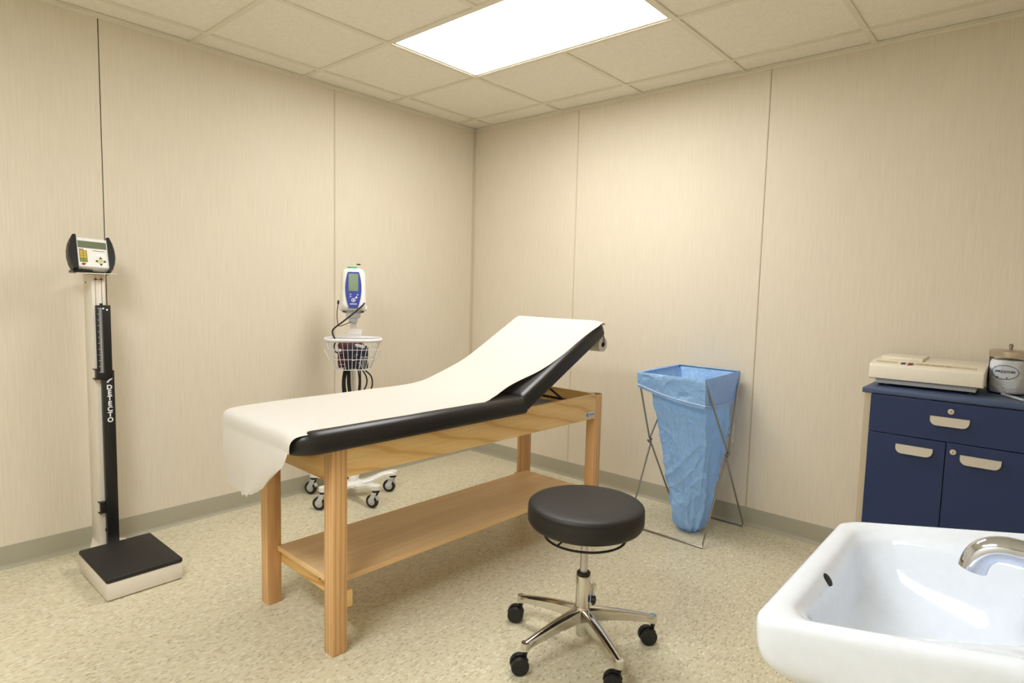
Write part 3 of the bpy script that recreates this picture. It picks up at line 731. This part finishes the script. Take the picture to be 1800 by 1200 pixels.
for a, sw in zip([radians(x) for x in (186.5, 259.5, 331.5, 47, 115)], (215, 230, 215, 230, 200)):
    d = Vector((cos(a), sin(a), 0)); p = Vector((-sin(a), cos(a), 0)); c0 = Vector((SCX, SCY, 0)); b = B(); lp = []
    for k in range(13):
        t = k / 12; r = .018 + (TIP - .018) * t; zt_ = .143 - .028 * t ** 1.7 - .012 * t; hh = .043 * (1 - t) + .021 * t; ww = .0205 - .0075 * t
        lp.append([c0 + d * r + p * x + Vector((0, 0, z)) for x, z in ((-ww, zt_ - hh), (-ww, zt_ - .006), (-ww * .72, zt_ - .001), (-ww * .3, zt_ + .0015), (ww * .3, zt_ + .0015), (ww * .72, zt_ - .001), (ww, zt_ - .006), (ww, zt_ - hh), (ww * .55, zt_ - hh), (ww * .55, zt_ - .008), (-ww * .55, zt_ - .008), (-ww * .55, zt_ - hh))])
    b.loft(lp)
    for k in (3, 5, 7):                     # cast ribs under the arm
        t = k / 10; r = .018 + (TIP - .018) * t; zt_ = .143 - .028 * t ** 1.7 - .012 * t; hh = .043 * (1 - t) + .021 * t
        o = c0 + d * r; b.loft([[o + p * x + Vector((0, 0, zt_ - hh - .003)) + d * q for x, q in ((-.016, -.002), (.016, -.002), (.016, .002), (-.016, .002))], [o + p * x + Vector((0, 0, zt_ - .01)) + d * q for x, q in ((-.016, -.002), (.016, -.002), (.016, .002), (-.016, .002))]])
    tip = c0 + d * TIP
    b.cyl(tip + Vector((0, 0, .078)), tip + Vector((0, 0, .1035)), .0145, .0132, 18)
    leg = b.build('leg', M['alu'], st)
    caster('caster', (tip.x, tip.y, 0), radians(sw),   .030, .050, .078, leg, True, M['black'], M['black'], M['black'], twin=True)

# ------------------------------------------------------------------ laundry hamper
hm = thing('hamper_frame', (1.93, -.28, 0), 'folding bent-wire hamper stand with crossed legs near the wall', 'hamper')
LN, RN, RB, LB = [Vector(v) for v in ((1.762, -.548, .85), (2.122, -.548, .85), (2.100, -.052, .85), (1.748, -.040, .85))]
FL, FR, BL, BR = [Vector(v) for v in ((1.708, -.478, .005), (2.125, -.480, .005), (1.742, -.040, .005), (2.164, -.053, .005))]
CL, CR = Vector((1.700, -.275, .440)), Vector((2.146, -.275, .442))
wr = .0048
def frm(top_a, top_b, fa, fb, off, name):
    b = B(); o = Vector((off, 0, 0))
    b.tube([top_a, CL + Vector((0, .006 * (1 if top_a.y > -.3 else -1), .016)), CL + Vector((-off, 0, 0)), CL + Vector((.008, 0, -.014)), fa + Vector((0, 0, .02)), fa, fb, fb + Vector((0, 0, .02)), CR + Vector((-.008, 0, -.014)), CR + Vector((off, 0, 0)), CR + Vector((0, .006 * (1 if top_b.y > -.3 else -1), .016)), top_b, top_a], wr, 8)
    return b.build(name, M['steel'], hm)
frm(LB, RB, FL, FR, .006, 'wire_leg_frame'); frm(LN, RN, BL, BR, -.006, 'wire_leg_frame')
for c in (CL, CR):
    b = B(); b.tube([c + Vector((.004 * (i % 3 - 1) + .012 * (i / 18 - .5), .011 * cos(i * .9), .011 * sin(i * .9) + .010 * (i / 18 - .5))) for i in range(18)], .0042, 7, per=2); b.build('wire_coil', M['steel'], hm)

bg = thing('laundry_bag', (1.93, -.28, 0), 'blue plastic bag folded over the hamper stand rim, sagging to the floor', 'bag')
def rectloop(cs, n=14, r=.05):
    out = []
    for i in range(4):
        a, c = cs[i], cs[(i + 1) % 4]
        for k in range(n): out.append(a.lerp(c, (k + .0) / n))
    return out
rim = [LN, RN, RB, LB]
def shape(t):
    """cross-section at depth t (0 rim, 1 bottom): centre, half sizes, roundness, z"""
    z = .85 - .845 * t
    key = [(0, 1.931, -.297, 1, 1), (.13, 1.950, -.285, .84, .80), (.27, 1.958, -.285, .77, .70), (.485, 1.967, -.283, .70, .58), (.71, 1.968, -.283, .58, .46), (.89, 1.967, -.285, .47, .37), (.965, 1.967, -.288, .38, .29), (1, 1.967, -.29, .2, .15)]
    for a, c in zip(key, key[1:]):
        if a[0] <= t <= c[0]:
            s = (t - a[0]) / (c[0] - a[0]); return z, *[a[i] + (c[i] - a[i]) * s for i in range(1, 5)]
rows = []; NR = 110
base = rectloop(rim, 40); cen = sum(base, Vector()) / len(base)
for r in range(NR + 1):
    t = r / NR; z, cx, cy, kx, ky = shape(t); row = []
    rd = min(1, t * 1.25)
    for v in base:
        dx, dy = (v.x - cen.x), (v.y - cen.y)
        # blend square to oval
        a = math.atan2(dy / .25, dx / .178); ox, oy = .195 * cos(a), .27 * sin(a)
        x = cx + kx * (dx * (1 - rd * .7) + ox * rd * .7); y = cy + ky * (dy * (1 - rd * .7) + oy * rd * .7)
        zz = z
        if t > .03:
            amp = min(1, (t - .03) * 5)
            q = Vector((x * 6, y * 6, zz * 2.6)); n1 = noise.noise(q)
            w1 = Vector((x * 9 + 1.2 * n1, y * 9, zz * 6 + 2 * n1)); r1 = 1 - abs(noise.noise(w1)) * 2
            w2 = Vector((x * 17 - 2 * n1, y * 17 + 4, zz * 9 + 1.5 * noise.noise(w1))); r2 = 1 - abs(noise.noise(w2)) * 2
            w3 = Vector((x * 34, y * 34 + 9, zz * 22 + 2 * r1)); r3 = 1 - abs(noise.noise(w3)) * 2
            fold = sin(a * 9 + 3 * n1 + zz * 5) * .006 * t + .004 * sin(a * 17 + 4 * n1) * t
            d = Vector((cos(a), sin(a), 0)) * (amp * (.012 * n1 + .010 * (r1 ** 3 - .35) + .006 * (r2 ** 3 - .3) + .0022 * r3 + fold))
            x += d.x; y += d.y
        row.append((x, y, max(.004, zz + (.012 * noise.noise(Vector((x * 15, y * 15, 1))) if t > .9 else 0))))
    rows.append(row)
b = B(); b.loft(rows, cap0=False, cap1=True); b.build('body', M['bag'], bg, ang=70)
# cuff folded to the outside
def cuffz(i):
    n = len(base); c = [.776, .708, .690, .75]; k = i / n * 4; j = int(k) % 4; s = k - int(k)
    return c[j] + (c[(j + 1) % 4] - c[j]) * s - .012 * sin(s * pi)
rows = []
for r in range(13):
    t = r / 12; row = []
    for i, v in enumerate(base):
        d = (v - cen); d.z = 0; d.normalize()
        zb = cuffz(i); z = .8575 + (zb - .8575) * t if r else .856
        o = (.0085 if r else .004) + .004 * noise.noise(Vector((v.x * 12, v.y * 12, z * 10))) - .003 * t + (.006 * abs(sin(v.x * 30 + v.y * 22 + z * 24)) * t * (1 - t))
        k = 1 - .10 * (.85 - z)   # follows the leaning wires
        row.append((cen.x + (v.x - cen.x) * k + d.x * o, cen.y + (v.y - cen.y) * (1 - .55 * (.85 - z)) + d.y * o, z))
    rows.append(row)
inner = [(v.x - (v.x - cen.x) * .03, v.y - (v.y - cen.y) * .03, .852) for v in base]
b = B(); b.loft([inner] + rows, cap0=False, cap1=False); b.build('folded_cuff', M['bag'], bg, ang=70)
cord = []
for i, v in enumerate(base):
    d = (v - cen); d.z = 0; d.normalize(); z = cuffz(i) + .018
    cord.append((cen.x + (v.x - cen.x) * (1 - .10 * (.85 - z)) + d.x * .011, cen.y + (v.y - cen.y) * (1 - .55 * (.85 - z)) + d.y * .011, z))
b = B(); b.tube(cord, .0022, 6, closed=True); b.build('elastic_cord', plain('white_elastic', (196, 208, 232), .6), bg)

# ------------------------------------------------------------------ cabinet
cb = thing('storage_cabinet', (3.07, -.24, 0), 'navy base cabinet with one drawer over two doors', 'cabinet')
CX0, CX1, FY = 2.777, 3.363, -.456
b = B()
b.box((CX0, FY - .002, 0), (CX0 + .024, -.004, .873)); b.box((CX1 - .024, FY - .002, 0), (CX1, -.004, .873)); b.box((CX0 + .024, FY + .02, .08), (CX1 - .024, -.004, .873)); b.box((CX0 + .024, FY + .06, 0), (CX1 - .024, FY + .08, .08))
b.build('carcass', M['taupe'], cb)
b = B(); b.box((2.768, -.468, .874), (3.372, -.001, .894), .0025, 2); b.build('countertop', M['navytop'], cb)
def pull(x, z, par):
    hw, hh = .0625, .034; b = B()
    arc = [(hw - .022 * (1 - cos(q)), -hh + .022 * (1 - sin(q))) for q in [radians(x) for x in (0, 15, 30, 45, 60, 75, 90)]]
    o = [(-hw, 0), (hw, 0)] + arc + [(-x, z_) for x, z_ in reversed(arc)]
    b.loft([[(x + a, FY - .0185, z + c) for a, c in o], [(x + a, FY - .024 - .010 * (-c / hh), z + c) for a, c in o], [(x + a * .985, FY - .027 - .010 * (-c / hh), z + c * .97 - .0005) for a, c in o]])
    b.build('handle', M['pull'], par)
def lock(x, z, par):
    b = B(); b.X = frame((x, FY - .019, z), (1, 0, 0), (0, 0, 1)); b.lathe([(.0125, 0), (.0125, .003), (.0105, .006), (.006, .0065)], n=24); b.box((-.001, -.004, .0062), (.001, .004, .0071), mi=1); b.build('lock', [M['brass'], M['dark']], par)
b = B(); b.box((2.803, FY - .019, .7185), (3.337, FY, .8705), .0012, 1); dr = b.build('drawer', M['navy'], cb); pull(3.073, .8135, dr); lock(3.075, .838, dr)
b = B(); b.box((2.803, FY - .019, .085), (3.0665, FY, .7155), .0012, 1); d1 = b.build('door', M['navy'], cb); pull(2.966, .6815, d1)
b = B(); b.box((3.0695, FY - .019, .085), (3.337, FY, .7155), .0012, 1); d2 = b.build('door', M['navy'], cb); pull(3.177, .676, d2); lock(3.092, .683, d2)

# ECG machine
CT = .894
ec = thing('ecg_machine', (2.965, -.23, CT), 'long ivory ECG recorder on the cabinet top beside the jar', 'medical device')
ex0, ex1 = 2.770, 3.160
b = B(); b.box((2.793, -.352, .905), (3.137, -.08, .924), .003, 2); b.build('base_plate', M['greyp'], ec)
for x in (2.81, 3.12):
    for y in (-.33, -.1):
        b = B(); b.cyl((x, y, CT), (x, y, .906), .010, n=14); b.build('foot', M['black'], ec)
b = B(); prof = [(-.368, .925), (-.374, .929), (-.374, .978), (-.371, .985), (-.364, .989), (-.285, .999), (-.08, 1.006), (-.066, 1.0), (-.062, .985), (-.062, .925)]
lp = []
for x, k in ((ex0, .975), (ex0 + .0025, .992), (ex0 + .006, 1), (ex1 - .006, 1), (ex1 - .0025, .992), (ex1, .975)):
    lp.append([(x, -.22 + (y + .22) * k, .95 + (z - .95) * k) for y, z in prof])
b.loft(lp); eb = b.build('housing', M['ivory'], ec)
def topz(y): return .989 + (y + .364) / .079 * .010 if y < -.285 else .999 + (y + .285) / .205 * .007
def strip(x0, x1, y0, y1, name, mat, h=.0012, par=eb):
    b = B(); n = 1; b.loft([[(x, y, topz(y) + q) for x, y in ((x0, y0), (x1, y0), (x1, y1), (x0, y1))] for q in (-.001, h)]); return b.build(name, mat, par)
strip(2.787, 2.862, -.335, -.305, 'key_strip', M['ivory2'])
ks = strip(2.925, 3.135, -.338, -.308, 'key_strip', M['ivory2'])
strip(2.879, 2.894, -.345, -.318, 'key', M['black'], .003); strip(2.903, 2.921, -.353, -.336, 'key', M['red'], .003); strip(2.903, 2.921, -.331, -.315, 'key', plain('dark_green_key', (66, 92, 74), .5), .003)
for i in range(5): strip(2.936 + i * .024, 2.953 + i * .024, -.332, -.314, 'key', plain('dull_key', (178, 168, 138), .5), .003)
b = B(); b.box((2.792, -.262, .998), (2.945, -.07, 1.014), .003, 2); b.build('paper_lid', M['ivory'], ec)

# applicator jar
jx, jy, jr = 3.226, -.166, .066
jar = thing('applicator_jar', (jx, jy, CT), 'clear lidded glass jar lettered APPLICATORS on the navy counter', 'jar')
b = B(); b.lathe([(.01, 0), (jr - .006, 0), (jr, .006), (jr, .1466)], (jx, jy, CT), 56, cap0=True, cap1=False); b.build('glass', M['glass'], jar)
b = B(); b.lathe([(.01, .1468), (jr + .001, .1468), (jr + .002, .150), (jr + .002, .172), (jr - .002, .176), (.02, .178), (.008, .178)], (jx, jy, CT), 48)
ld = b.build('lid', M['lid'], jar)
b = B(); b.lathe([(.006, .177), (.0055, .186), (.007, .190), (.007, .198), (.003, .201)], (jx, jy, CT), 18); b.build('knob', M['steel'], ld)
fill = B(); fill.lathe([(.01, .0045), (jr - .010, .0055), (jr - .0038, .014), (jr - .0036, .122), (jr - .010, .136), (.02, .141), (.005, .142)], (jx, jy, CT), 40)
fl = fill.build('cotton', M['cotton']); fl['kind'] = 'stuff'; fl['label'] = 'white cotton-tipped swabs filling the glass jar'; fl['category'] = 'cotton'
camdir = math.atan2(-3.3238 - jy, 3.3107 - jx)
oa = camdir - radians(12)
def onjar(s, z, o=.0006): # s = arc length to the right
    a = oa + s / jr; return Vector((jx + (jr + o) * cos(a), jy + (jr + o) * sin(a), CT + z))
b = B(); b.tube([onjar(.046 * cos(2 * pi * i / 48), .090 + .0275 * sin(2 * pi * i / 48)) for i in range(48)], .0011, 6, closed=True)
for s in (-.024, .008): b.tube([onjar(s, .066), onjar(s + .002, .071)], .0022, 6)
b.build('oval_border', M['inkblue'], jar)
lt = text_mesh('APPLICATORS', .0118, Matrix.Identity(4), 'lettering', M['inkblue'], jar, .0002, .0005)
lt.data.transform(jar.matrix_basis)
for v in lt.data.vertices: v.co = onjar(v.co.x * .92, .092 + v.co.y, .0003 + v.co.z)
lt.data.transform(jar.matrix_basis.inverted())
b = B(); b.cyl((3.214, -.255, CT + .0055), (3.284, -.385, CT + .0055), .0052, n=14); b.cyl((3.2135, -.2541, CT + .0055), (3.214, -.255, CT + .0055), .004, .0052, n=14)
tag(b.build('stick', M['greyp']), 'slim white stick lying on the navy counter before the jar', 'stick')

# ------------------------------------------------------------------ sink on the right wall
sk = thing('wall_sink', (XR, -2.28, .86), 'white porcelain wash basin hung on the wall, large in the foreground', 'sink')
SX0, SX1 = 3.046, XR - .001
SYN, SYF = -2.522, -2.036       # near and far side
def rimz(x): return .840 + max(0, x - 3.06) * .195
def sloop(inx0, inx1, iny, zoff, r, zabs=None, n=10, skew=0):
    """loop inset from the outline; z relative to the sloping rim unless zabs"""
    x0, x1 = SX0 + inx0, SX1 - inx1; y0, y1 = SYN + iny, SYF - iny
    pts = rrect((x1 - x0) / 2, (y1 - y0) / 2, r, n, (x0 + x1) / 2, (y0 + y1) / 2)
    # refine the straight runs so slopes stay smooth
    out = []
    for i, p in enumerate(pts):
        q = pts[(i + 1) % len(pts)]; d = sqrt((q[0] - p[0]) ** 2 + (q[1] - p[1]) ** 2); m = 8 if i % (n + 1) == n else 1
        for k in range(m): out.append((p[0] + (q[0] - p[0]) * k / m, p[1] + (q[1] - p[1]) * k / m))
    res = []
    for x, y in out:
        z = rimz(x) + zoff if zabs is None else zabs(x, y)
        yy = y - .046 * (x - SX0) * .0
        res.append((x, yy, z))
    return res
NL = None
skirt = lambda x: .060 + .12 * max(0, x - SX0)
YC = (SYN + SYF) / 2
def tap(lp, k, kz=0):
    """narrow a loop towards the wall, so the bowl is an oval set into the squared rim"""
    out = []
    for x, y, z in lp:
        q = min(1, max(0, (x - 3.085) / .34)); q = q * q * (3 - 2 * q)
        out.append((x, YC + (y - YC) * (1 - k * q), z - kz * q))
    return out
loops_ = [sloop(.13, 0, .10, 0, .03, lambda x, y: .70 - .06 * (x - SX0)),
          sloop(.075, 0, .05, 0, .035, lambda x, y: .738 - .07 * (x - SX0)),
          sloop(.028, 0, .018, 0, .038, lambda x, y: rimz(x) - skirt(x) - .022),
          sloop(.007, 0, .005, 0, .036, lambda x, y: rimz(x) - skirt(x) - .008),
          sloop(.001, 0, .001, 0, .034, lambda x, y: rimz(x) - skirt(x) + .012),
          sloop(.0, 0, .0, 0, .032, lambda x, y: rimz(x) - .022), sloop(.0006, 0, .0006, -.011, .031), sloop(.004, 0, .004, -.0038, .029), sloop(.010, 0, .010, -.0008, .026),
          sloop(.018, .02, .015, 0, .03), sloop(.030, .03, .019, -.0012, .05), tap(sloop(.037, .05, .0235, -.005, .052), .05),
          tap(sloop(.041, .09, .030, -.011, .054), .22), tap(sloop(.046, .14, .036, -.017, .06), .36, .004), tap(sloop(.050, .152, .041, -.025, .06), .385, .006),
          tap(sloop(.0535, .160, .050, -.045, .062, None), .39, .008), tap(sloop(.060, .17, .068, -.080, .07), .38, .01), tap(sloop(.078, .18, .10, -.112, .075), .36, .015),
          tap(sloop(.135, .20, .145, -.136, .07, lambda x, y: .724 + .02 * (x - SX0)), .2), sloop(.18, .22, .195, 0, .04, lambda x, y: .717)]
b = B(); b.loft(loops_)
from mathutils.bvhtree import BVHTree
bs = b.build('basin', M['ceramic'], sk, ang=80)
sub = bs.modifiers.new('smooth', 'SUBSURF'); sub.levels = 1; sub.render_levels = 2
bpy.context.view_layer.update()
dg = bpy.context.evaluated_depsgraph_get(); ev = bs.evaluated_get(dg).to_mesh()
bvh = BVHTree.FromPolygons([sk.matrix_basis @ v.co for v in ev.vertices], [tuple(p.vertices) for p in ev.polygons])
hit, nrm, _i, _d = bvh.ray_cast(Vector((3.16, -2.314, .829)), Vector((-1, 0, 0)))
if nrm.x < 0: nrm = -nrm
b = B(); b.X = frame(hit - nrm * .0006, (0, 1, 0), nrm.cross(Vector((0, 1, 0)))); b.lathe([(.0098, -.005), (.0098, .0012), (.0088, .0018)], n=24)
b.build('overflow_hole', M['dark'], bs)
b = B(); b.lathe([(.02, .7165), (.021, .719), (.017, .7195), (.012, .7175)], (3.22, -2.28, 0), 24); b.build('drain', M['chrome'], bs)
fc = thing('faucet', (3.44, -2.28, .91), 'curved chrome spout reaching out over the white basin', 'faucet')
b = B(); FZ = .0
sp = [(3.452, -2.28, .905), (3.452, -2.28, .93), (3.435, -2.28, .945), (3.40, -2.28, .941), (3.35, -2.28, .932), (3.318, -2.28, .930), (3.298, -2.28, .930), (3.282, -2.28, .925), (3.271, -2.28, .914), (3.266, -2.28, .902), (3.264, -2.28, .893)]
b.tube(sp, .0172, 24, per=5); b.build('spout', M['chrome'], fc)
b = B(); b.lathe([(.026, 0), (.026, .006), (.02, .012), (.018, .02)], (3.452, -2.28, rimz(3.452) - .002), 28); b.build('base_ring', M['chrome'], fc)
for s in (-1, 1):
    b = B(); b.lathe([(.022, 0), (.022, .006), (.012, .012), (.012, .03), (.018, .034), (.018, .044), (.01, .05)], (3.452, -2.28 + s * .1, rimz(3.452) - .002), 24); b.box((3.40, -2.28 + s * .1 - .006, rimz(3.452) + .034), (3.452, -2.28 + s * .1 + .006, rimz(3.452) + .042), .003, 2); b.build('tap_handle', M['chrome'], fc)

# ------------------------------------------------------------------ camera
cam = bpy.data.cameras.new('camera'); co = bpy.data.objects.new('camera', cam); COL.objects.link(co)
cam.sensor_fit = 'HORIZONTAL'; cam.sensor_width = 36.0; cam.lens = 36.0 * 1065.891 / 1800; cam.clip_start = .02; cam.clip_end = 50
yw, pt, rl = -.7169, -.0862, .0250
f = Vector((cos(pt) * sin(yw), cos(pt) * cos(yw), sin(pt))); r0 = Vector((cos(yw), -sin(yw), 0)); u0_ = r0.cross(f)
r = r0 * cos(rl) + u0_ * sin(rl); u = u0_ * cos(rl) - r0 * sin(rl)
mt = Matrix((r, u, -f)).transposed().to_4x4(); mt.translation = Vector((3.3107, -3.3238, 1.2649)); co.matrix_world = mt
scene.camera = co

w_ = bpy.data.worlds.new('World'); scene.world = w_; w_.use_nodes = True
w_.node_tree.nodes['Background'].inputs[0].default_value = (.9, .92, 1, 1); w_.node_tree.nodes['Background'].inputs[1].default_value = .0
vs_ = scene.view_settings; scene.display_settings.display_device = 'sRGB'
vs_.view_transform = 'Standard'; vs_.look = 'None'; vs_.exposure = 0.14; vs_.gamma = 1.0; vs_.use_curve_mapping = False
